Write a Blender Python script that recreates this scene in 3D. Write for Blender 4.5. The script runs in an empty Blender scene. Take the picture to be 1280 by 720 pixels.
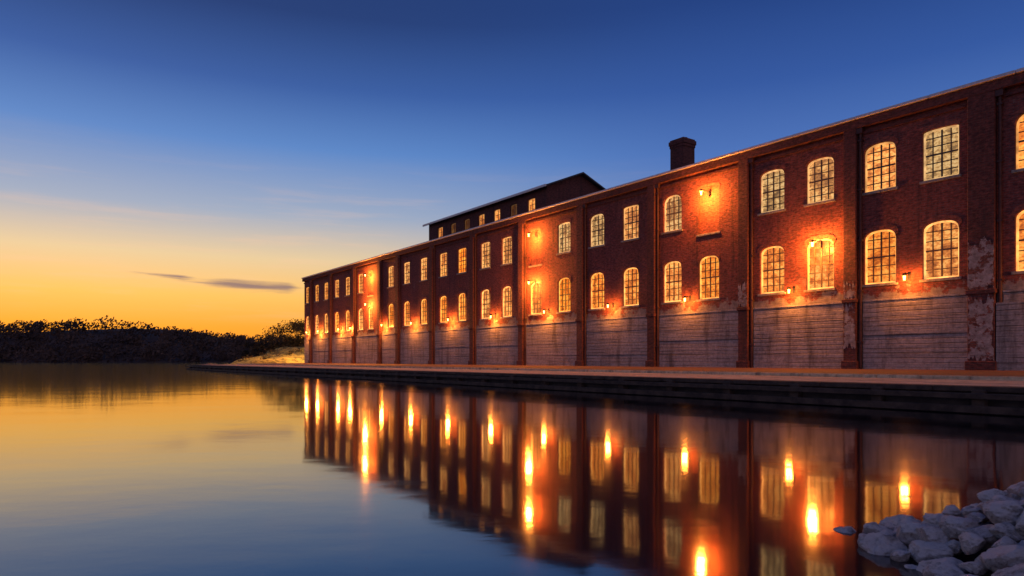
import bpy, math, random
from mathutils import Vector, noise
random.seed(7)
scene = bpy.context.scene
scene.view_settings.view_transform = 'Standard'
scene.view_settings.look = 'None'
scene.view_settings.exposure = 0

# ------------------------------------------------------------------ helpers
class NT:
    def __init__(s, nt): s.nt = nt; nt.nodes.clear()
    def n(s, typ, **kw):
        nd = s.nt.nodes.new(typ)
        for k, v in kw.items():
            if k.startswith('i_'):
                nd.inputs[k[2:].replace('_', ' ')].default_value = v
            else: setattr(nd, k, v)
        return nd
    def l(s, a, b): s.nt.links.new(a, b)
    def sock(s, node_in, v):
        if isinstance(v, bpy.types.NodeSocket): s.l(v, node_in)
        else: node_in.default_value = v
    def math(s, op, a, b=0.0, c=None, clamp=False):
        nd = s.nt.nodes.new('ShaderNodeMath'); nd.operation = op; nd.use_clamp = clamp
        s.sock(nd.inputs[0], a); s.sock(nd.inputs[1], b)
        if c is not None: s.sock(nd.inputs[2], c)
        return nd.outputs[0]
    def mix(s, f, a, b, mode='MIX'):
        nd = s.nt.nodes.new('ShaderNodeMix'); nd.data_type = 'RGBA'; nd.blend_type = mode
        s.sock(nd.inputs[0], f)
        for sk, v in ((nd.inputs[6], a), (nd.inputs[7], b)):
            if isinstance(v, tuple) and len(v) == 3: v = (*v, 1)
            s.sock(sk, v)
        return nd.outputs[2]
    def ramp(s, f, stops, interp='LINEAR'):
        nd = s.nt.nodes.new('ShaderNodeValToRGB'); cr = nd.color_ramp; cr.interpolation = interp
        while len(cr.elements) < len(stops): cr.elements.new(0.5)
        for e, (p, c) in zip(cr.elements, stops):
            e.position = p
            e.color = (*c, 1) if isinstance(c, tuple) else (c, c, c, 1)
        s.sock(nd.inputs[0], f); return nd.outputs[0]
    def smooth(s, v, a, b, lo=0.0, hi=1.0):
        nd = s.nt.nodes.new('ShaderNodeMapRange'); nd.interpolation_type = 'SMOOTHSTEP'
        s.sock(nd.inputs['Value'], v)
        nd.inputs['From Min'].default_value = a; nd.inputs['From Max'].default_value = b
        nd.inputs['To Min'].default_value = lo; nd.inputs['To Max'].default_value = hi
        return nd.outputs[0]
    def noise(s, vec, scale, detail=4, rough=0.55, scl=None):
        if scl:
            mp = s.n('ShaderNodeMapping'); mp.inputs['Scale'].default_value = scl
            s.l(vec, mp.inputs[0]); vec = mp.outputs[0]
        nd = s.n('ShaderNodeTexNoise'); s.l(vec, nd.inputs['Vector'])
        nd.inputs['Scale'].default_value = scale; nd.inputs['Detail'].default_value = detail
        nd.inputs['Roughness'].default_value = rough
        return nd.outputs[0]
    def bump(s, h, strength=0.5, dist=0.02):
        nd = s.n('ShaderNodeBump'); nd.inputs['Strength'].default_value = strength
        nd.inputs['Distance'].default_value = dist; s.l(h, nd.inputs['Height']); return nd.outputs[0]
    def out(s, sh):
        o = s.n('ShaderNodeOutputMaterial'); s.l(sh, o.inputs[0])

def mat(name):
    m = bpy.data.materials.new(name); m.use_nodes = True
    return m, NT(m.node_tree)
def principled(t, col, rough=0.8, normal=None, **kw):
    b = t.n('ShaderNodeBsdfPrincipled')
    if isinstance(col, tuple): col = (*col, 1)
    t.sock(b.inputs['Base Color'], col); t.sock(b.inputs['Roughness'], rough)
    if normal is not None: t.l(normal, b.inputs['Normal'])
    for k, v in kw.items(): t.sock(b.inputs[k.replace('_', ' ')], v)
    t.out(b.outputs[0]); return b
def coords(t):
    tc = t.n('ShaderNodeTexCoord'); return tc.outputs['Object']

# ------------------------------------------------------------------ materials
def brick_mat(name, c1, c2, mortar, weather=True, patch=False):
    m, t = mat(name); o = coords(t)
    sp = t.n('ShaderNodeSeparateXYZ'); t.l(o, sp.inputs[0])
    cb = t.n('ShaderNodeCombineXYZ')
    t.l(t.math('ADD', sp.outputs[0], sp.outputs[1]), cb.inputs[0]); t.l(sp.outputs[2], cb.inputs[1])
    br = t.n('ShaderNodeTexBrick'); t.l(cb.outputs[0], br.inputs['Vector'])
    br.inputs['Scale'].default_value = 1.0
    br.inputs['Brick Width'].default_value = 0.34; br.inputs['Row Height'].default_value = 0.115
    br.inputs['Mortar Size'].default_value = 0.012; br.inputs['Mortar Smooth'].default_value = 0.3
    br.inputs['Color1'].default_value = (*c1, 1); br.inputs['Color2'].default_value = (*c2, 1)
    br.inputs['Mortar'].default_value = (*mortar, 1); br.inputs['Bias'].default_value = -0.1
    n1 = t.noise(o, 0.45, 5, 0.65)
    n2 = t.noise(o, 3.5, 5, 0.7)
    nb = t.noise(cb.outputs[0], 1.0, 2, 0.8, scl=(4.0, 8.0, 1))
    streak = t.noise(o, 1.0, 4, 0.6, scl=(2.2, 2.2, 0.18))
    col = t.mix(t.smooth(n1, 0.35, 0.7, 0.0, 0.6), br.outputs[0], tuple(x*0.4 for x in c1))
    col = t.mix(t.smooth(n2, 0.48, 0.70, 0.0, 0.55), col, tuple(min(1, x*2.1) for x in c2))
    col = t.mix(t.smooth(nb, 0.5, 0.68, 0.0, 0.6), col, tuple(min(1, x*1.8) for x in c1))
    col = t.mix(t.smooth(nb, 0.48, 0.32, 0.0, 0.75), col, tuple(min(1, x*0.35) for x in c2))
    col = t.mix(t.smooth(streak, 0.52, 0.78, 0.0, 0.75), col, (0.030, 0.02, 0.02))
    if weather:
        nz = t.noise(o, 1.1, 6, 0.7)
        lvl = t.math('ADD', sp.outputs[2], t.math('MULTIPLY', nz, -3.6))
        pm = t.smooth(lvl, 2.95, 3.15, 1.0, 0.0)
        col = t.mix(pm, col, t.ramp(n2, [(0.3, (0.14, 0.115, 0.1)), (0.7, (0.36, 0.31, 0.27))]))
        salt = t.noise(o, 0.8, 6, 0.7)
        col = t.mix(t.smooth(salt, 0.60, 0.72, 0, 0.3), col, (0.36, 0.27, 0.25))
    if patch:
        nz = t.noise(o, 1.6, 7, 0.75)
        pm = t.smooth(nz, 0.45, 0.50, 0, 0.9)
        col = t.mix(pm, col, t.ramp(n2, [(0.3, (0.16, 0.135, 0.12)), (0.5, (0.33, 0.29, 0.27)), (0.7, (0.52, 0.47, 0.44))]))
    h = t.math('ADD', t.math('MULTIPLY', br.outputs['Fac'], -1.0), t.math('MULTIPLY', n2, 0.8))
    principled(t, col, 0.88, t.bump(h, 0.9, 0.03)); return m
M_brick = brick_mat('brick', (0.235, 0.056, 0.040), (0.155, 0.037, 0.030), (0.155, 0.11, 0.10))
M_brick_p = brick_mat('brick_pier', (0.14, 0.036, 0.028), (0.095, 0.026, 0.022), (0.09, 0.065, 0.06), False)
M_brick_a = brick_mat('brick_arch', (0.29, 0.075, 0.045), (0.2, 0.052, 0.036), (0.17, 0.12, 0.10), False)
M_plaster = brick_mat('worn_render_on_brick', (0.2, 0.06, 0.04), (0.14, 0.045, 0.03), (0.13, 0.1, 0.09), False, True)

def concrete_mat(name, a, b, boards=True):
    m, t = mat(name); o = coords(t)
    sp = t.n('ShaderNodeSeparateXYZ'); t.l(o, sp.inputs[0])
    n1 = t.noise(o, 0.9, 6, 0.65); n2 = t.noise(o, 7, 5, 0.7)
    n3 = t.noise(o, 1.0, 5, 0.65, scl=(1.6, 1.6, 0.22))
    n4 = t.noise(o, 1.0, 5, 0.7, scl=(0.25, 1, 5.0))
    col = t.ramp(n1, [(0.3, a), (0.7, b)])
    col = t.mix(t.smooth(n2, 0.4, 0.7, 0, 0.6), col, tuple(x*1.35 for x in b))
    col = t.mix(t.smooth(n2, 0.45, 0.3, 0, 0.6), col, tuple(x*0.5 for x in a))
    col = t.mix(t.smooth(n4, 0.45, 0.7, 0, 0.6), col, tuple(x*0.5 for x in a))
    col = t.mix(t.smooth(n3, 0.48, 0.72, 0, 0.75), col, (0.075, 0.058, 0.048))
    h = t.math('MULTIPLY', n2, 0.7)
    if boards:
        wob = t.math('MULTIPLY', n1, 0.25)
        fr = t.math('FRACT', t.math('ADD', t.math('MULTIPLY', sp.outputs[2], 4.2), wob))
        gr = t.smooth(t.math('ABSOLUTE', t.math('SUBTRACT', fr, 0.5)), 0.36, 0.49, 0.0, 1.0)
        gr = t.math('MULTIPLY', gr, t.smooth(n4, 0.35, 0.6, 0.1, 1.0))
        col = t.mix(t.math('MULTIPLY', gr, 0.6), col, (0.045, 0.038, 0.035))
        h = t.math('SUBTRACT', h, gr)
    principled(t, col, 0.9, t.bump(h, 0.8, 0.04)); return m
M_conc = concrete_mat('board_marked_concrete', (0.23, 0.205, 0.195), (0.37, 0.335, 0.315))
M_stone = concrete_mat('sill_stone', (0.22, 0.19, 0.17), (0.32, 0.29, 0.26), False)
M_path = concrete_mat('path_concrete', (0.55, 0.40, 0.25), (0.72, 0.54, 0.34), False)

def simple(name, c, rough=0.7, metal=0.0, var=0.4, sc=5.0, bs=0.3):
    m, t = mat(name); o = coords(t); n = t.noise(o, sc, 5, 0.65)
    col = t.mix(t.smooth(n, 0.3, 0.7), tuple(x*(1-var) for x in c), tuple(min(1, x*(1+var)) for x in c))
    principled(t, col, rough, t.bump(n, bs, 0.02), Metallic=metal); return m
M_coping = simple('metal_coping', (0.6, 0.56, 0.54), 0.45, 0.2, 0.15)
M_roof = simple('roof_slate', (0.05, 0.05, 0.06), 0.7)
M_pipe = simple('iron_downpipe', (0.07, 0.026, 0.02), 0.6, 0.2)
M_iron = simple('black_iron', (0.02, 0.02, 0.02), 0.5, 0.5)
M_wood = simple('quay_timber', (0.055, 0.035, 0.026), 0.85, 0, 0.5, 2.5)
M_quay = simple('quay_wall', (0.035, 0.027, 0.024), 0.9, 0, 0.5, 1.5)
M_sash = simple('sash_paint', (0.10, 0.06, 0.035), 0.6, 0, 0.1)
M_bark = simple('bark', (0.06, 0.045, 0.035), 0.9)

m, t = mat('terrace_paving'); o = coords(t); M_terr = m
n = t.noise(o, 0.6, 6, 0.6)
br = t.n('ShaderNodeTexBrick'); t.l(o, br.inputs['Vector']); br.inputs['Scale'].default_value = 1
br.inputs['Brick Width'].default_value = 0.6; br.inputs['Row Height'].default_value = 0.3
br.inputs['Color1'].default_value = (0.15, 0.042, 0.026, 1); br.inputs['Color2'].default_value = (0.095, 0.03, 0.02, 1)
br.inputs['Mortar'].default_value = (0.05, 0.03, 0.025, 1); br.inputs['Mortar Size'].default_value = 0.012
principled(t, t.mix(t.smooth(n, 0.35, 0.7, 0, 0.7), br.outputs[0], (0.05, 0.026, 0.022)), 0.8, t.bump(n, 0.4, 0.03))

m, t = mat('grass'); o = coords(t); M_grass = m
n = t.noise(o, 0.25, 6, 0.65); n2 = t.noise(o, 0.8, 7, 0.75)
principled(t, t.mix(t.smooth(n2, 0.46, 0.58, 0, 0.8), t.ramp(n, [(0.35, (0.26, 0.20, 0.06)), (0.5, (0.42, 0.33, 0.10)), (0.65, (0.15, 0.13, 0.04))]), (0.06, 0.055, 0.022)), 0.95, t.bump(n2, 1.0, 0.5))

m, t = mat('foliage'); M_fol = m
o = coords(t); n = t.noise(o, 0.35, 3)
c = t.mix(t.smooth(n, 0.3, 0.7), (0.024, 0.02, 0.012), (0.075, 0.05, 0.026))
principled(t, c, 0.9)
m, t = mat('distant_foliage'); M_dfol = m
o = coords(t); n = t.noise(o, 0.06, 4)
c = t.mix(t.smooth(n, 0.3, 0.7), (0.05, 0.034, 0.03), (0.12, 0.075, 0.055))
principled(t, c, 0.95)

m, t = mat('boulder_granite'); M_rock = m
o = coords(t); n = t.noise(o, 6, 8, 0.75); n2 = t.noise(o, 45, 6, 0.75); n3 = t.noise(o, 1.6, 3)
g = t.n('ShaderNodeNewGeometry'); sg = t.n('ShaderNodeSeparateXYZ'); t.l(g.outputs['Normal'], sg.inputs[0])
col = t.ramp(n, [(0.32, (0.26, 0.23, 0.22)), (0.50, (0.50, 0.46, 0.44)), (0.66, (0.72, 0.67, 0.64))])
col = t.mix(t.smooth(n2, 0.50, 0.64, 0, 0.75), col, (0.15, 0.125, 0.12))
col = t.mix(t.smooth(n3, 0.4, 0.7, 0, 0.3), col, (0.46, 0.38, 0.33))
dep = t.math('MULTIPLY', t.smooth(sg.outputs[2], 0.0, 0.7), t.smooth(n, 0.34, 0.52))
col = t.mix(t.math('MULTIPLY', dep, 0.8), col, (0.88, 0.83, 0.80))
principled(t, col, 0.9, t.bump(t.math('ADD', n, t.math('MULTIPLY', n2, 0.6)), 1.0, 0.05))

m, t = mat('lit_window_glass'); M_glass = m
o = coords(t)
at = t.n('ShaderNodeAttribute', attribute_name='glow')
sa = t.n('ShaderNodeSeparateColor'); t.l(at.outputs['Color'], sa.inputs[0])
n1 = t.noise(o, 1.5, 3, 0.6); n2 = t.noise(o, 5.0, 5, 0.75, scl=(1, 1, 1.6))
pat = t.math('MULTIPLY', t.smooth(n1, 0.36, 0.66, 0.35, 1.2), t.smooth(n2, 0.38, 0.65, 0.4, 1.25))
warm = t.ramp(pat, [(0.08, (0.24, 0.04, 0.003)), (0.35, (0.70, 0.14, 0.008)), (0.7, (1.0, 0.25, 0.018)), (1.0, (1.0, 0.38, 0.04))])
cool = t.ramp(pat, [(0.08, (0.12, 0.07, 0.04)), (0.35, (0.38, 0.21, 0.08)), (0.7, (0.80, 0.44, 0.15)), (1.0, (1.0, 0.64, 0.27))])
ec = t.mix(sa.outputs[1], cool, warm)
principled(t, (0.03, 0.02, 0.012), 0.3, None, Emission_Color=ec, Emission_Strength=sa.outputs[0], Specular_IOR_Level=0.2)
m, t = mat('glow_painted_window_frame'); M_frame = m  # frames are no lamps; their warm glow is put in as emission
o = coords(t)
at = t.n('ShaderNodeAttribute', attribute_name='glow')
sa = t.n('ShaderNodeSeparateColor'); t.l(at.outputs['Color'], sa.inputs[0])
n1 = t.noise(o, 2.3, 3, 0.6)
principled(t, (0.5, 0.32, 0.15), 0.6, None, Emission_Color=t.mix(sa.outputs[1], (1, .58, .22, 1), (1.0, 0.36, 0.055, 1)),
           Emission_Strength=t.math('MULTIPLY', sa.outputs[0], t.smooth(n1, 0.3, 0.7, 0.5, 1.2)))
m, t = mat('lamp_bulb'); M_bulb = m
principled(t, (1, .6, .2), 0.4, None, Emission_Color=(1, 0.45, 0.1, 1), Emission_Strength=12.0)

m, t = mat('river_water'); M_water = m
o = coords(t)
n1 = t.noise(o, 0.30, 3, 0.5, scl=(1.0, 1.5, 1)); n2 = t.noise(o, 2.2, 3, 0.55, scl=(1.0, 1.4, 1))
h = t.math('ADD', n1, t.math('MULTIPLY', n2, 0.12))
b = principled(t, (0.004, 0.006, 0.012), 0.062, t.bump(h, 0.08, 0.08), IOR=2.0)

# ------------------------------------------------------------------ mesh accumulator
class Acc:
    def __init__(s): s.v = []; s.f = []; s.c = []
    def quad(s, a, b, c, d, col=None):
        i = len(s.v); s.v += [a, b, c, d]; s.f.append((i, i+1, i+2, i+3)); s.c += [col or (1, 1, 1)]*4
    def poly(s, pts, col=None):
        i = len(s.v); s.v += pts; s.f.append(tuple(range(i, i+len(pts)))); s.c += [col or (1, 1, 1)]*len(pts)
    def box(s, x0, x1, y0, y1, z0, z1, col=None):
        i = len(s.v)
        s.v += [(x0,y0,z0),(x1,y0,z0),(x1,y1,z0),(x0,y1,z0),(x0,y0,z1),(x1,y0,z1),(x1,y1,z1),(x0,y1,z1)]
        s.f += [(i,i+3,i+2,i+1),(i+4,i+5,i+6,i+7),(i,i+1,i+5,i+4),(i+1,i+2,i+6,i+5),(i+2,i+3,i+7,i+6),(i+3,i,i+4,i+7)]
        s.c += [col or (1, 1, 1)]*8
    def cyl(s, cx, cy, z0, z1, r0, r1=None, n=10):
        r1 = r0 if r1 is None else r1; i = len(s.v)
        for z, r in ((z0, r0), (z1, r1)):
            for k in range(n):
                a = 2*math.pi*k/n; s.v.append((cx+r*math.cos(a), cy+r*math.sin(a), z))
        for k in range(n): s.f.append((i+k, i+(k+1) % n, i+n+(k+1) % n, i+n+k))
        s.f.append(tuple(i+n+k for k in range(n))); s.f.append(tuple(i+n-1-k for k in range(n)))
        s.c += [(1, 1, 1)]*(2*n)
    def build(s, name, mt, parent=None, attr=False, bevel=0, smooth=False):
        me = bpy.data.meshes.new(name); me.from_pydata(s.v, [], s.f); me.update()
        me.materials.append(mt)
        if attr:
            ca = me.color_attributes.new('glow', 'FLOAT_COLOR', 'POINT')
            for k, c in enumerate(s.c): ca.data[k].color = (*c, 1)
        if smooth:
            for p in me.polygons: p.use_smooth = True
        ob = bpy.data.objects.new(name, me); scene.collection.objects.link(ob)
        if parent: ob.parent = parent
        if bevel:
            b = ob.modifiers.new('bevel', 'BEVEL'); b.width = bevel; b.segments = 1; b.limit_method = 'ANGLE'
        return ob

def empty(name, loc=(0, 0, 0), rot=0.0):
    e = bpy.data.objects.new(name, None); scene.collection.objects.link(e)
    e.location = loc; e.rotation_euler = (0, 0, rot); return e
ROT = math.atan2(0.8112, -0.5848)
ORG = (44.77, 0, 0)

# ------------------------------------------------------------------ main mill
mill = empty('brick_mill_building', ORG, ROT)
S0, S1, ZB, ZT = 9.0, 132.4, 0.80, 14.05
DEP = 24.0
piers = [17.4, 24.6, 31.8, 39.1, 45.25, 51.9, 59.45, 67.0, 74.9, 83.0, 91.2, 99.4, 104.4, 112.5, 121.0, 129.1]
W = 1.62
cols = []
def add(s, u='win', l='win', ru=0.3, rl=0.45, ub=None, uw=None): cols.append(dict(s=s, u=u, l=l, ru=ru, rl=rl, ub=ub, uw=uw))
for s in (12.0, 15.2, 19.4, 22.6, 26.6, 29.8, 33.6): add(s, ru=0.6)
add(37.05, ru=0.6, ub=1.3, uw=0.8)
add(40.93, ru=0.12, ub=0.75, uw=0.0)
add(43.82, ru=0.45, ub=1.25, uw=0.6)
add(47.1, ru=0.35, ub=1.0, uw=0.3)
add(50.1, ru=0.35, ub=0.8, uw=0.05)
add(54.7, u='brick', ru=0.3)
add(57.75, ru=0.6, ub=0.9, uw=0.2)
add(61.7, ru=0.12, ub=1.1, uw=0.5); add(65.3, ru=0.4, ub=0.8, uw=0.1)
add(69.25, ru=0.2, ub=0.85, uw=0.1); add(73.05, u='brick')
add(77.4, ru=0.15, ub=1.0, uw=0.5); add(80.95, ru=0.15, ub=1.1, uw=0.5)
add(85.25, ru=0.1, ub=1.6, uw=1.0); add(89.0, ru=0.1, ub=1.2, uw=0.7)
add(93.3, ru=0.1, ub=1.2, uw=0.6); add(97.4, ru=0.1, ub=1.1, uw=0.5)
add(101.6, ru=0.1, ub=1.1, uw=0.6); add(107.4, u='brick'); add(110.6, ru=.1, ub=.9, uw=.7)
for s in (115.0, 118.9, 123.1, 126.9, 131.0): add(s, ru=0.1, ub=random.uniform(.9, 1.3), uw=random.uniform(.7, 1))

wall, glass, frame, sash, arch, sill, blind = Acc(), Acc(), Acc(), Acc(), Acc(), Acc(), Acc()
NSEG = 12
def topcurve(c, z1, rise, w=W):
    pts = []
    for i in range(NSEG+1):
        tt = -math.cos(math.pi*i/NSEG)
        z = z1 - rise*(1-(max(0, 1-abs(tt)**2.4))**(1/2.4))
        pts.append((c+tt*w/2, z))
    return pts
ROWS = [('l', 5.28, 8.08, 'rl'), ('u', 10.15, 12.62, 'ru')]
REV = 0.30
def window(cx, z0, z1, rise, w, br, wm, nv=3, nh=4, y0=0.0, outline=1.0):
    tc = topcurve(cx, z1, rise, w)
    yg = y0-0.24
    glass.poly([(cx-w/2, yg, z0)] + [(x, yg, z) for x, z in tc] + [(cx+w/2, yg, z0)], (br, wm, 0))
    outl = [(cx-w/2, z0)] + tc + [(cx+w/2, z0)]
    k = 0.085; zc = (z0+z1)/2
    inn = [(cx+(x-cx)*(1-2*k/w), zc+(z-zc)*(1-2*k/(z1-z0))) for x, z in outl]
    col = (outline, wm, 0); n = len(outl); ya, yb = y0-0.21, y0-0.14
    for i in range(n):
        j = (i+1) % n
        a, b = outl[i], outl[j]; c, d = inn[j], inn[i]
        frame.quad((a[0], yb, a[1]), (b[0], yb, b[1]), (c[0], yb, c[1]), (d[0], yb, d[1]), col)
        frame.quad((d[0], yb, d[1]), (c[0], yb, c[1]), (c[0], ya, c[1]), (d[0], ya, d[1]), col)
    for i in range(1, nv+1):
        x = cx-w/2+w*i/(nv+1); tt = abs(x-cx)/(w/2)
        zt = z1-rise*(1-(1-tt**2.4)**(1/2.4))-k
        hw = 0.026 if i != (nv+1)//2 else 0.038
        sash.box(x-hw, x+hw, y0-0.205, y0-0.165, z0+k, zt)
    for i in range(1, nh+1):
        z = z0+(z1-z0)*i/(nh+1)
        hw = 0.022 if i != (nh+1)//2 else 0.04
        sash.box(cx-w/2+k, cx+w/2-k, y0-0.200, y0-0.160, z-hw, z+hw)
    return tc
cols.sort(key=lambda c: c['s'])
px = S0
for cdef in cols:
    c = cdef['s']; xl, xr = c-W/2, c+W/2
    wall.quad((px, 0, ZB), (xl, 0, ZB), (xl, 0, ZT), (px, 0, ZT)); px = xr
    far = min(1.0, max(0.0, (c-60)/50))
    prev = [(x, ZB) for x, _ in topcurve(c, 1, 0)]
    for key, z0, z1, rk in ROWS:
        if key == 'u' and c < 39: z0, z1 = 9.85, 12.4
        rise = cdef[rk]; kind = cdef[key]
        if kind == 'brick': z0, z1 = 9.55, 12.55
        tc = topcurve(c, z1, rise)
        for i in range(NSEG):
            a, b = prev[i], prev[i+1]
            wall.quad((a[0], 0, a[1]), (b[0], 0, b[1]), (b[0], 0, z0), (a[0], 0, z0))
        prev = tc
        dep = REV if kind == 'win' else 0.16
        wall.quad((xl, 0, z0), (xr, 0, z0), (xr, -dep, z0), (xl, -dep, z0))
        wall.quad((xl, 0, z0), (xl, -dep, z0), (xl, -dep, tc[0][1]), (xl, 0, tc[0][1]))
        wall.quad((xr, 0, z0), (xr, 0, tc[-1][1]), (xr, -dep, tc[-1][1]), (xr, -dep, z0))
        for i in range(NSEG):
            a, b = tc[i], tc[i+1]
            wall.quad((a[0], 0, a[1]), (b[0], 0, b[1]), (b[0], -dep, b[1]), (a[0], -dep, a[1]))
            e = 0.24
            ao = (c+(a[0]-c)*(1+2*e/W*0.6), a[1]+e); bo = (c+(b[0]-c)*(1+2*e/W*0.6), b[1]+e)
            arch.quad((a[0], 0.035, a[1]), (b[0], 0.035, b[1]), (bo[0], 0.035, bo[1]), (ao[0], 0.035, ao[1]))
            arch.quad((ao[0], 0.035, ao[1]), (bo[0], 0.035, bo[1]), (bo[0], 0, bo[1]), (ao[0], 0, ao[1]))
            arch.quad((a[0], 0.035, a[1]), (a[0], 0, a[1]), (b[0], 0, b[1]), (b[0], 0.035, b[1]))
        sill.box(xl-0.12, xr+0.12, -0.12, 0.09, z0-0.14, z0-0.004)
        if kind == 'win':
            if key == 'u':
                br = (cdef['ub'] or random.uniform(.8, 1.2)); wm = cdef['uw'] if cdef['uw'] is not None else .5
                window(c, z0, z1, rise, W, br*(1+0.15*far), wm, nv=3, nh=5, outline=0.9+.2*far)
            else:
                window(c, z0, z1, rise, W, random.uniform(.95, 1.4)*(1+0.15*far), random.uniform(.6, 1.0), nv=3, nh=5, outline=1.6)
        else:
            blind.poly([(xl, -0.15, z0)] + [(x, -0.15, z) for x, z in tc] + [(xr, -0.15, z0)])
    for i in range(NSEG):
        a, b = prev[i], prev[i+1]
        wall.quad((a[0], 0, a[1]), (b[0], 0, b[1]), (b[0], 0, ZT), (a[0], 0, ZT))
wall.quad((px, 0, ZB), (S1, 0, ZB), (S1, 0, ZT), (px, 0, ZT))
wall.quad((S1, 0, 0), (S1, -DEP, 0), (S1, -DEP, ZT), (S1, 0, ZT))
wall.quad((S0, -DEP, 0), (S0, 0, 0), (S0, 0, ZT), (S0, -DEP, ZT))
wall.quad((S1, -DEP, 0), (S0, -DEP, 0), (S0, -DEP, ZT), (S1, -DEP, ZT))
wall.build('wall', M_brick, mill)
arch.build('brick_arches', M_brick_a, mill)
blind.build('bricked_up_windows', M_brick_a, mill)
sill.build('window_sills', M_stone, mill, bevel=0.015)
pr, pipe, plast, conc = Acc(), Acc(), Acc(), Acc()
pw = {}
for p in piers:
    hw = 0.34 if p != 39.1 else 0.55
    pw[p] = hw
    pr.box(p-hw, p+hw, -0.05, 0.32, ZB-0.1, ZT-0.45)
    pr.box(p-hw-0.06, p+hw+0.06, -0.05, 0.40, 4.35, 4.55)
    pr.box(p-hw-0.08, p+hw+0.08, -0.05, 0.42, ZB-0.1, 1.25)
    xp = p-hw-0.16
    pipe.cyl(xp, 0.13, ZB, ZT-0.5, 0.075, n=8)
    for z in (2.2, 4.9, 7.6, 10.3, 12.9): pipe.box(xp-0.11, xp+0.11, 0.0, 0.22, z, z+0.09)
    pipe.box(xp-0.16, xp+0.16, 0.0, 0.28, ZT-0.75, ZT-0.46)
pr.build('brick_piers', M_brick_p, mill, bevel=0.02)
pipe.build('downpipes', M_pipe, mill)
def patch(x0, x1, y, z0, z1, seed, th=0.03):
    rnd = random.Random(seed); pts = []; nseg = 14
    for i in range(nseg+1): pts.append((x0+(x1-x0)*i/nseg, z0+rnd.uniform(-.25, .15)))
    for i in range(1, nseg): pts.append((x1-abs(rnd.gauss(0, .05)), z0+(z1-z0)*i/nseg))
    for i in range(nseg+1): pts.append((x1+(x0-x1)*i/nseg, z1+rnd.uniform(-.4, .2)))
    for i in range(1, nseg): pts.append((x0+abs(rnd.gauss(0, .05)), z1+(z0-z1)*i/nseg))
    n = len(pts)
    plast.poly([(a, y, b) for a, b in pts])
    for i in range(n):
        a, b = pts[i], pts[(i+1) % n]
        plast.quad((a[0], y, a[1]), (b[0], y, b[1]), (b[0], y-th, b[1]), (a[0], y-th, a[1]))
patch(39.1-.545, 39.1+.545, .335, 1.4, 4.2, 3, .014); patch(39.1-.545, 39.1+.545, .335, 4.7, 6.8, 13, .014)
patch(45.25-.335, 45.25+.335, .335, 2.1, 4.2, 4, .014); patch(45.25-.335, 45.25+.335, .335, 4.65, 5.4, 14, .014)
patch(51.9-.335, 51.9+.335, .335, 4.7, 5.9, 24, .014)
plast.build('render_remnants', M_plaster, mill)
random.seed(21)
edges = [S0]+piers+[S1]
for i in range(len(edges)-1):
    a = edges[i]+(pw.get(edges[i], 0)); b = edges[i+1]-(pw.get(edges[i+1], 0))-0.26
    if b-a < 0.6: continue
    z = ZB
    lifts = 4
    for k in range(lifts):
        zt = ZB+(4.36-ZB)*(k+1)/lifts
        off = random.uniform(-0.012, 0.012)
        conc.box(a+0.01, b, -0.02, 0.09+off, z, zt-0.018); z = zt
    conc.box(a+0.01, b, -0.02, 0.13, 4.36, 4.46)
conc.box(32.3, 38.5, 0.11, 0.30, ZB, 3.9)
conc.build('concrete_base_panels', M_conc, mill, bevel=0.012)
cor, cop, rf = Acc(), Acc(), Acc()
cor.box(S0-0.05, S1+0.05, 0.003, 0.10, 13.25, 13.40)
cor.box(S0-0.05, S1+0.05, 0.003, 0.34, ZT-0.45, ZT-0.02)
cor.build('brick_cornice', M_brick_p, mill)
s = S0-0.1
while s < S1:
    e = min(s+3.6, S1+0.1)
    cop.box(s+0.01, e-0.01, -0.35, 0.46, ZT, ZT+0.15); s = e
cop.build('coping', M_coping, mill, bevel=0.02)
rf.poly([(S0, -0.3, ZT-0.1), (S1, -0.3, ZT-0.1), (S1, -DEP/2, ZT+0.4), (S0, -DEP/2, ZT+0.4)])
rf.poly([(S0, -DEP/2, ZT+0.4), (S1, -DEP/2, ZT+0.4), (S1, -DEP, ZT-0.1), (S0, -DEP, ZT-0.1)])
bx = Acc(); A0, A1, Y0, Y1, E, R = 79.0, 103.0, -6.0, -14.8, 18.55, 20.35
ym = (Y0+Y1)/2
ws = [81.5, 84.6, 87.7, 90.8, 93.9, 97.0, 100.1]
wbr = [1.2, 0.12, 1.2, 0.9, 0.12, 0.15, 0.9]
px = A0
for w_, b_ in zip(ws, wbr):
    bx.quad((px, Y0, 14), (w_-.6, Y0, 14), (w_-.6, Y0, E), (px, Y0, E))
    bx.quad((w_-.6, Y0, 14), (w_+.6, Y0, 14), (w_+.6, Y0, 16.0), (w_-.6, Y0, 16.0))
    bx.quad((w_-.6, Y0, 17.75), (w_+.6, Y0, 17.75), (w_+.6, Y0, E), (w_-.6, Y0, E))
    bx.quad((w_-.6, Y0, 16), (w_-.6, Y0-.3, 16), (w_-.6, Y0-.3, 17.75), (w_-.6, Y0, 17.75))
    bx.quad((w_+.6, Y0, 16), (w_+.6, Y0, 17.75), (w_+.6, Y0-.3, 17.75), (w_+.6, Y0-.3, 16))
    bx.quad((w_-.6, Y0, 17.75), (w_+.6, Y0, 17.75), (w_+.6, Y0-.3, 17.75), (w_-.6, Y0-.3, 17.75))
    px = w_+.6
    window(w_, 16.0, 17.75, 0.12, 1.2, b_, 0.7, nv=1, nh=2, y0=Y0, outline=b_*.6)
bx.quad((px, Y0, 14), (A1, Y0, 14), (A1, Y0, E), (px, Y0, E))
for A in (A0, A1):
    bx.poly([(A, Y0, 14), (A, Y1, 14), (A, Y1, E), (A, ym, R), (A, Y0, E)])
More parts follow.
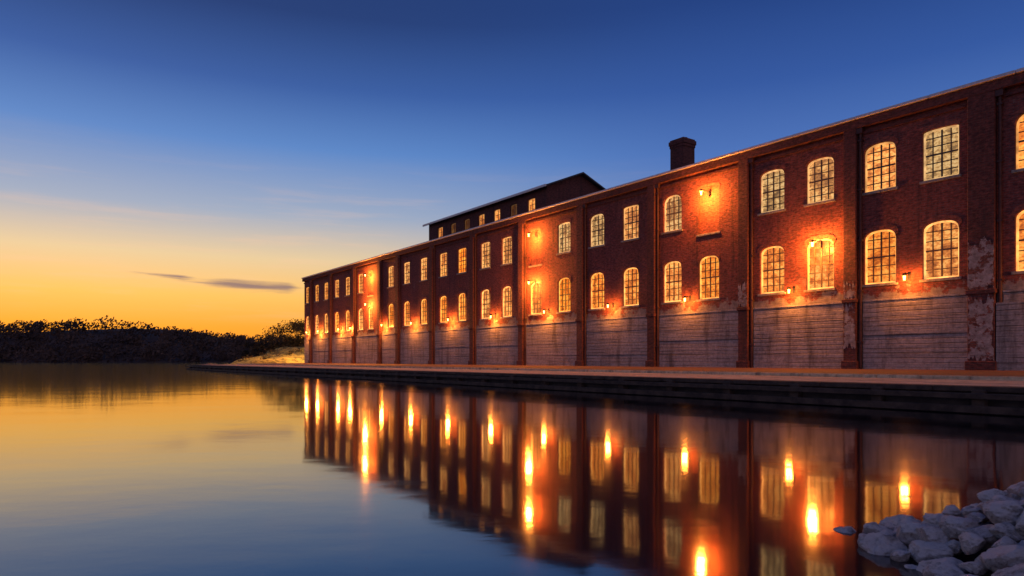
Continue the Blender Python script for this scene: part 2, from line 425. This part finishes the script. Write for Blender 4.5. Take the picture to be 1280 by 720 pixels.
bx.quad((A0, Y1, 14), (A1, Y1, 14), (A1, Y1, E), (A0, Y1, E))
bx.build('upper_storey_walls', M_brick_p, mill)
sl = (R-E)/(ym-Y0)
def roofslab(ya, za, yb, zb, th=0.16):
    x0, x1 = A0-0.5, A1+0.5
    rf.quad((x0, ya, za+th), (x1, ya, za+th), (x1, yb, zb+th), (x0, yb, zb+th))
    rf.quad((x0, ya, za), (x1, ya, za), (x1, yb, zb), (x0, yb, zb))
    rf.quad((x0, ya, za), (x0, yb, zb), (x0, yb, zb+th), (x0, ya, za+th))
    rf.quad((x1, ya, za), (x1, yb, zb), (x1, yb, zb+th), (x1, ya, za+th))
roofslab(Y0+0.5, E+sl*0.5+0.02, ym, R+0.02); roofslab(Y1-0.5, E+sl*0.5+0.02, ym, R+0.02)
rf.build('roof', M_roof, mill)
gt = Acc(); gt.box(A0-0.55, A1+0.55, Y0+0.5, Y0+0.62, E+sl*0.5-0.02, E+sl*0.5+0.20)
gt.build('upper_gutter', M_coping, mill)
glass.build('window_glass', M_glass, mill, attr=True)
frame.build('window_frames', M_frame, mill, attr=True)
sash.build('glazing_bars', M_sash, mill)
ch = Acc()
cx, cy = 59.4, -3.0
ch.box(cx-.62, cx+.62, cy-.62, cy+.62, 14.0, 16.75)
ch.box(cx-.66, cx+.66, cy-.66, cy+.66, 16.75, 16.95)
ch.box(cx-.71, cx+.71, cy-.71, cy+.71, 16.95, 17.25)
ch.box(cx-.64, cx+.64, cy-.64, cy+.64, 17.25, 17.36)
for dx in (-.28, .28): ch.cyl(cx+dx, cy, 17.36, 17.5, .18, .15)
ch.build('chimney', M_brick_p, mill, bevel=0.02)

# ------------------------------------------------------------------ wall lamps
def wall_lamp(s, z, power, col=(1, .28, .035), reach=0.42, r=0.12, y=0.0, turn=0.0):
    e = empty('wall_lamp', (ORG[0]+s*-.5848+y*-.8112, s*.8112+y*-.5848, 0), ROT+turn)
    a = Acc()
    a.box(-.07, .07, 0.0, .04, z-.05, z+.35)
    a.box(-.02, .02, .04, reach, z+.26, z+.30)
    a.cyl(0, reach, z+.15, z+.30, .15, .05, 12)
    a.build('bracket_and_shade', M_iron, e)
    b = Acc(); b.cyl(0, reach, z-.07, z+.145, .05, .06, 10); b.build('bulb', M_bulb, e)
    ld = bpy.data.lights.new('lamp_light', 'POINT'); ld.energy = power; ld.color = col; ld.shadow_soft_size = r
    lo = bpy.data.objects.new('lamp_light', ld); scene.collection.objects.link(lo); lo.parent = e; lo.location = (0, reach, z-.01)
WP = 380
for a, z, p in ((28.2, 5.2, 1), (35.4, 5.2, 1), (42.35, 5.35, .8), (48.65, 5.2, .8), (56.2, 5.25, .9), (63.5, 5.3, 1), (71.2, 5.3, 1.2), (79.2, 5.3, 1.6),
                (87.1, 5.4, 2.0), (95.3, 5.4, 2.4), (103.0, 5.5, 2.8), (112.8, 5.5, 3.3), (117.0, 5.5, 3.3), (125.0, 5.5, 3.3), (129.9, 5.5, 3.3)):
    wall_lamp(a, z, WP*p, reach=.55, r=.16)
wall_lamp(54.7, 12.0, 1800, reach=.75, r=.2); wall_lamp(73.05, 12.0, 1800, reach=.75, r=.2); wall_lamp(107.4, 12.0, 2600, reach=.75, r=.22)
wall_lamp(47.1, 7.65, 1700, reach=.75, r=.2); wall_lamp(73.05, 7.9, 2200, reach=.75, r=.2); wall_lamp(107.4, 8.3, 2600, reach=.75, r=.22)
wall_lamp(S1, 9.0, 11000, col=(1, .52, .14), reach=.9, r=.2, y=-3.0, turn=-math.pi/2)
wall_lamp(S1, 9.0, 11000, col=(1, .52, .14), reach=.9, r=.2, y=-11.0, turn=-math.pi/2)

# ------------------------------------------------------------------ quay and promenade (same survey frame)
qy = empty('quay', ORG, ROT)
QY, QE = 17.4, 128.0
a = Acc()
a.box(-20, QE, 17.2, QY, -1.5, 0.52)
a.build('quay_face', M_quay, qy)
a = Acc()
s = -20
while s < QE:
    a.box(s, s+0.28, QY+.002, QY+0.26, -1.2, 0.58); s += 2.4
for z0, z1 in ((0.36, 0.50), (0.02, 0.2)):
    a.box(-20, QE+.1, QY+0.262, QY+0.38, z0, z1)
a.build('timber_fender', M_wood, qy, bevel=0.015)
pa = empty('promenade_path', ORG, ROT)
a = Acc(); a.quad((-20, 11.2, 0.655), (QE, 11.2, 0.655), (QE, 16.9, 0.645), (-20, 16.9, 0.645)); a.build('path_surface', M_path, pa)
a = Acc()
s = -20
while s < QE:
    a.box(s+.008, min(s+1.5, QE)-.008, 10.95, 11.2, 0.5, 0.78); s += 1.5
a.build('kerb_stones', M_path, pa, bevel=0.02)
a = Acc(); s = -20
while s < QE:
    a.box(s+.008, min(s+3, QE)-.008, 16.9, QY+0.12, 0.522, 0.66); s += 3
a.build('quay_edge_beam', M_wood, pa, bevel=0.02)
te = empty('terrace', ORG, ROT)
a = Acc(); a.quad((-20, 0, 0.83), (133, 0, 0.83), (133, 10.95, 0.76), (-20, 10.95, 0.76)); a.build('terrace_paving', M_terr, te)

# ------------------------------------------------------------------ headland
land = empty('grass_headland', ORG, ROT)
a = Acc()
def coastline(s): return 17.0 if s < 128 else 17.0-((s-128)**1.16)*0.30
def land_h(s, y):
    edge = 1.0
    if s > 120: edge = max(0.0, min(1.0, (coastline(s)-y)/4.0))
    if s >= 172: edge = min(edge, max(0, (200-s)/24))
    h = -0.8+edge*1.4
    if s > 127:
        k = min(1, (s-127)/5)
        d = math.exp(-((s-158)/16)**2-((y+7)/10)**2)*3.0 + 0.8*math.exp(-((s-140)/9)**2-((y-4)/8)**2)
        h += d*edge*k + edge*k*0.7*noise.noise(Vector((s*.22, y*.22, 0)))+edge*k*0.35*noise.noise(Vector((s*.7, y*.7, 3)))
    return h
ns, ny = 220, 90
gs = [-20+148*i/50 for i in range(50)]+[128+75*i/(ns-50) for i in range(ns-49)]; gy = [17.15-100*(j/ny)**1.5 for j in range(ny+1)]
idx = {}
for i, s in enumerate(gs):
    for j, y in enumerate(gy):
        idx[i, j] = len(a.v); a.v.append((s, y, land_h(s, y)-(0.12 if s < 133 else 0))); a.c.append((1, 1, 1))
for i in range(ns):
    for j in range(ny): a.f.append((idx[i, j], idx[i+1, j], idx[i+1, j+1], idx[i, j+1]))
a.build('ground', M_grass, land, smooth=True)
def rock_mesh(acc, c, r, seed, sub=2):
    import bmesh
    rnd = random.Random(seed)
    bm = bmesh.new(); bmesh.ops.create_icosphere(bm, subdivisions=sub, radius=1)
    sx, sy, sz = rnd.uniform(.85, 1.3), rnd.uniform(.8, 1.15), rnd.uniform(.65, .95)
    off = Vector((rnd.uniform(-50, 50), rnd.uniform(-50, 50), rnd.uniform(-50, 50)))
    planes = [(Vector((rnd.gauss(0, 1), rnd.gauss(0, 1), rnd.gauss(0, 1))).normalized(), rnd.uniform(.58, .88)) for _ in range(11)]
    az = rnd.uniform(0, 6.28); ca, sa_ = math.cos(az), math.sin(az)
    i0 = len(acc.v)
    for v in bm.verts:
        p = v.co.copy()
        for nrm, d in planes:
            q = p.dot(nrm)
            if q > d: p -= nrm*(q-d)*0.94
        p *= 1.12+0.12*noise.noise(v.co*1.3+off)+0.08*noise.noise(v.co*4+off)+(0.05*noise.noise(v.co*10+off))+0.025*noise.noise(v.co*24+off)
        p = Vector((p.x*sx, p.y*sy, p.z*sz))
        acc.v.append((c[0]+r*(p.x*ca-p.y*sa_), c[1]+r*(p.x*sa_+p.y*ca), c[2]+r*p.z)); acc.c.append((1, 1, 1))
    for f in bm.faces: acc.f.append(tuple(i0+v.index for v in f.verts))
    bm.free()
M_sh = simple('shore_rock', (0.14, 0.12, 0.10), 0.9, 0, 0.5, 3)
a = Acc()
rr = random.Random(5)
for k in range(260):
    s = 126+rr.random()*44
    rock_mesh(a, (s, coastline(s)-rr.uniform(1.0, 3.0), rr.uniform(-.1, .35)), rr.uniform(.3, .7), k, 1)
a.build('shore_stones', M_sh, land)
def leaf(acc, c, r, rnd):
    d = Vector((rnd.gauss(0, 1), rnd.gauss(0, 1), rnd.gauss(0, 1))).normalized()
    u = d.orthogonal().normalized()*r; v = d.cross(u).normalized()*r*rnd.uniform(.5, 1)
    c = Vector(c); acc.poly([tuple(c-u), tuple(c+v*.7), tuple(c+u), tuple(c-v*.7)])
a = Acc(); rr = random.Random(8)
for k in range(80):
    s = rr.uniform(134, 185); y = coastline(s)-rr.uniform(3.5, 22); z = land_h(s, y)
    if z < 0.4: continue
    w_ = rr.uniform(.3, .8)
    for _ in range(45):
        leaf(a, (s+rr.gauss(0, w_*.6), y+rr.gauss(0, w_*.6), z+abs(rr.gauss(0, w_*.35))), rr.uniform(.08, .2), rr)
a.build('scrub', M_fol, land)

# foreground boulders
a = Acc(); rr = random.Random(12)
def ss(x): x = max(0, min(1, x)); return x*x*(3-2*x)
def pile_h(x, y): return 0.46*ss((x-2.42)/1.2)*ss((5.3-y)/0.8)-0.10*ss((2.65-x)/.5)
k = 0
placed = []
tries = 0
while tries < 7000:
    tries += 1
    x = rr.uniform(2.48, 7.0); y = rr.uniform(1.0, 5.2)
    r = rr.choice((.06, .08, .10, .12, .15)) * rr.uniform(.85, 1.15)
    if x > 4.6: r *= 1.5
    if all((x-p[0])**2+(y-p[1])**2 > ((r+p[2])*0.76)**2 for p in placed): placed.append((x, y, r))
for x, y, r in placed:
    h = pile_h(x, y)
    rock_mesh(a, (x, y, h-r*.1+rr.uniform(-.03, .06)), r, 1000+k, 5 if (x < 4.2 and y > 3.0) else 3); k += 1
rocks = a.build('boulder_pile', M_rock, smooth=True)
a = Acc()
for i in range(30):
    for j in range(30):
        x0, x1 = 2.0+i*.2, 2.2+i*.2; y0, y1 = 0.4+j*.17, .57+j*.17
        a.quad((x0, y0, pile_h(x0, y0)-.12), (x1, y0, pile_h(x1, y0)-.12), (x1, y1, pile_h(x1, y1)-.12), (x0, y1, pile_h(x0, y1)-.12))
a.build('shore_gravel', M_quay)

# ------------------------------------------------------------------ trees
def tree(name, x, y, z, h, wd, seed):
    rnd = random.Random(seed); e = empty(name, (x, y, z))
    tr = Acc()
    def limb(p, q, r0, r1):
        p, q = Vector(p), Vector(q); d = (q-p).normalized(); u = d.orthogonal().normalized(); w = d.cross(u); i = len(tr.v); n = 6
        for c, r in ((p, r0), (q, r1)):
            for k in range(n):
                an = 6.283*k/n; tr.v.append(tuple(c+u*r*math.cos(an)+w*r*math.sin(an))); tr.c.append((1, 1, 1))
        for k in range(n): tr.f.append((i+k, i+(k+1) % n, i+n+(k+1) % n, i+n+k))
    limb((0, 0, -.5), (.1, 0, h*.4), h*.035, h*.022)
    lf = Acc()
    for k in range(14):
        an = rnd.uniform(0, 6.28); rad = wd*rnd.uniform(.1, .42); q = (rad*math.cos(an), rad*math.sin(an), h*rnd.uniform(.25, .85))
        limb((.1, 0, h*rnd.uniform(.2, .42)), q, h*.014, h*.004)
        cr = h*rnd.uniform(.12, .2)
        for _ in range(190):
            d = Vector((rnd.gauss(0, 1), rnd.gauss(0, 1), rnd.gauss(0, .75)))*cr*.55
            leaf(lf, Vector(q)+d, rnd.uniform(.12, .28), rnd)
    tr.build('trunk_and_limbs', M_bark, e); lf.build('crown', M_fol, e)
def bear(px_, Y): return (px_-640)/853*Y
for i, (px_, Y, h, w) in enumerate(((350, 143, 8.8, 5.5), (331, 148, 6.6, 5.5), (374, 141, 7.2, 6), (314, 156, 5.4, 5.5), (362, 150, 7.2, 6))):
    x = bear(px_, Y); dx, dy = x-ORG[0], Y
    s = dx*-.5848+dy*.8112; yy = dx*-.8112+dy*-.5848
    tree('broadleaf_tree', x, Y, max(0.3, land_h(s, yy)), h, w, 40+i)

hill = Acc(); nx, nyy = 160, 14; idx = {}
def hill_h(x, y):
    d = (y-400)/160
    base = 11+6*noise.noise(Vector((x*.006+3, y*.004, 0)))+2*noise.noise(Vector((x*.03, 1, 0)))
    base *= 1.0+0.95*ss((-190-x)/120)
    return -1.5+base*ss(d*2.4)+1.8*ss(d*14)
for i in range(nx+1):
    for j in range(nyy+1):
        x = -900+1500*i/nx; y = 400+500*(j/nyy)**1.5
        idx[i, j] = len(hill.v); hill.v.append((x, y, hill_h(x, y))); hill.c.append((1, 1, 1))
for i in range(nx):
    for j in range(nyy): hill.f.append((idx[i, j], idx[i+1, j], idx[i+1, j+1], idx[i, j+1]))
hill.build('distant_hills', M_dfol, smooth=True)
wf = Acc(); rnd = random.Random(3)
for k in range(1300):
    row = k % 5
    x = rnd.uniform(-650, 300); y = 404+row*17+rnd.uniform(-4, 9)
    h = rnd.uniform(6, 10)*(1+0.3*noise.noise(Vector((x*.02, 5, 0)))); z = hill_h(x, y)
    w = h*rnd.uniform(.5, .7)
    for _ in range(80):
        d = Vector((rnd.gauss(0, 1), rnd.gauss(0, 1), rnd.gauss(0, 1))).normalized()*rnd.uniform(.3, 1)**.5
        leaf(wf, (x+d.x*w, y+d.y*w, z+h*.48+d.z*h*.5), rnd.uniform(.5, 1.2), rnd)
wf.build('distant_woodland', M_dfol)

# ------------------------------------------------------------------ water
a = Acc(); a.quad((-5000, -1500, 0), (5000, -1500, 0), (5000, 6000, 0), (-5000, 6000, 0)); a.build('river_water', M_water)

# ------------------------------------------------------------------ sky
w = bpy.data.worlds.new('World'); scene.world = w; w.use_nodes = True
t = NT(w.node_tree)
tc = t.n('ShaderNodeTexCoord'); sp = t.n('ShaderNodeSeparateXYZ'); t.l(tc.outputs['Generated'], sp.inputs[0])
X, Y, Z = sp.outputs
el = t.math('ARCSINE', Z); az = t.math('ARCTAN2', X, Y)
SAZ = math.radians(-34)
dot = t.math('COSINE', t.math('SUBTRACT', az, SAZ))
ef = t.math('DIVIDE', el, math.radians(60), clamp=True)
P = lambda d: d/60
sun_r = t.ramp(ef, [(0, (1.0, .27, .02)), (P(2.5), (1.0, .37, .035)), (P(5.0), (1.0, .54, .12)), (P(8.0), (.80, .60, .34)), (P(11.5), (.34, .41, .54)), (P(16.5), (.100, .24, .57)),
                    (P(21), (.036, .108, .36)), (P(26), (.014, .045, .18)), (P(40), (.008, .026, .115)), (1, (.006, .018, .085))])
side_r = t.ramp(ef, [(0, (.40, .30, .33)), (P(5), (.30, .32, .46)), (P(10), (.17, .27, .53)), (P(16), (.072, .168, .48)), (P(21), (.032, .095, .35)),
                     (P(27), (.014, .050, .22)), (P(40), (.010, .032, .145)), (1, (.007, .024, .11))])
back_r = t.ramp(ef, [(0, (.26, .22, .29)), (P(6), (.48, .32, .35)), (P(14), (.38, .28, .38)), (P(25), (.18, .18, .34)), (1, (.03, .05, .16))])
f1 = t.smooth(dot, 0.60, 0.99); f2 = t.smooth(dot, -0.4, 0.25)
col = t.mix(f1, side_r, sun_r); col = t.mix(f2, back_r, col)
cb = t.n('ShaderNodeCombineXYZ'); t.l(t.math('MULTIPLY', az, 5.0), cb.inputs[0]); t.l(t.math('MULTIPLY', el, 60.0), cb.inputs[1])
nz = t.noise(cb.outputs[0], 1.0, 5, 0.6)
nzw = t.noise(cb.outputs[0], 3.0, 4, 0.6)
wisp = t.math('MULTIPLY', t.smooth(nz, 0.48, 0.72), t.math('MULTIPLY', t.smooth(el, .03, .09), t.smooth(el, .30, .14)))
col = t.mix(t.math('MULTIPLY', wisp, 0.22), col, (.95, .58, .36))
def streak(a0, a1, e0, slope, th):
    ce = t.math('ADD', t.math('MULTIPLY', t.math('SUBTRACT', az, (a0+a1)/2), slope), e0)
    ce = t.math('ADD', ce, t.math('MULTIPLY', t.math('SUBTRACT', nzw, .5), 0.012))
    d = t.math('ABSOLUTE', t.math('SUBTRACT', el, ce))
    env = t.math('MULTIPLY', t.smooth(az, a0, a0+.09), t.smooth(az, a1, a1-.03))
    v = t.math('SUBTRACT', t.math('MULTIPLY', env, th), d)
    pres = t.math('MULTIPLY', t.smooth(az, a0, a0+.03), t.smooth(az, a1+.01, a1-.03))
    return t.math('MULTIPLY', t.smooth(v, -th*.3, th*1.0), pres)
R = math.radians
s1 = streak(R(-27), R(-16.6), R(5.85), -0.03, .0070)
s2 = streak(R(-30.2), R(-24.3), R(6.3), -0.05, .0042)
m_ = t.math('MAXIMUM', s1, s2)
col = t.mix(t.math('MULTIPLY', m_, 0.9), col, (.20, .14, .17))
bg = t.n('ShaderNodeBackground'); t.l(col, bg.inputs[0]); bg.inputs[1].default_value = 1.0
sky = t.n('ShaderNodeTexSky'); sky.sky_type = 'NISHITA'; sky.sun_disc = False
sky.sun_elevation = math.radians(1.0); sky.sun_rotation = SAZ
bg2 = t.n('ShaderNodeBackground'); t.l(sky.outputs[0], bg2.inputs[0]); bg2.inputs[1].default_value = 0.01
ad = t.n('ShaderNodeAddShader'); t.l(bg.outputs[0], ad.inputs[0]); t.l(bg2.outputs[0], ad.inputs[1])
wo = t.n('ShaderNodeOutputWorld'); t.l(ad.outputs[0], wo.inputs[0])

# the sun has just gone behind the wooded ridge
sd = bpy.data.lights.new('sun', 'SUN'); sd.energy = 0.15; sd.angle = math.radians(0.5); sd.color = (1, .55, .25)
so = bpy.data.objects.new('sun', sd); scene.collection.objects.link(so)
dv = Vector((math.sin(SAZ)*math.cos(R(1)), math.cos(SAZ)*math.cos(R(1)), math.sin(R(1))))
so.rotation_euler = dv.to_track_quat('Z', 'Y').to_euler()

# ------------------------------------------------------------------ camera
cd = bpy.data.cameras.new('camera'); cd.lens = 24; cd.sensor_width = 36; cd.shift_y = 90/1280
cd.clip_end = 12000; cd.clip_start = 0.05
co = bpy.data.objects.new('camera', cd); scene.collection.objects.link(co)
co.location = (0, 0, 1.3); co.rotation_euler = (math.radians(90), 0, 0)
scene.camera = co
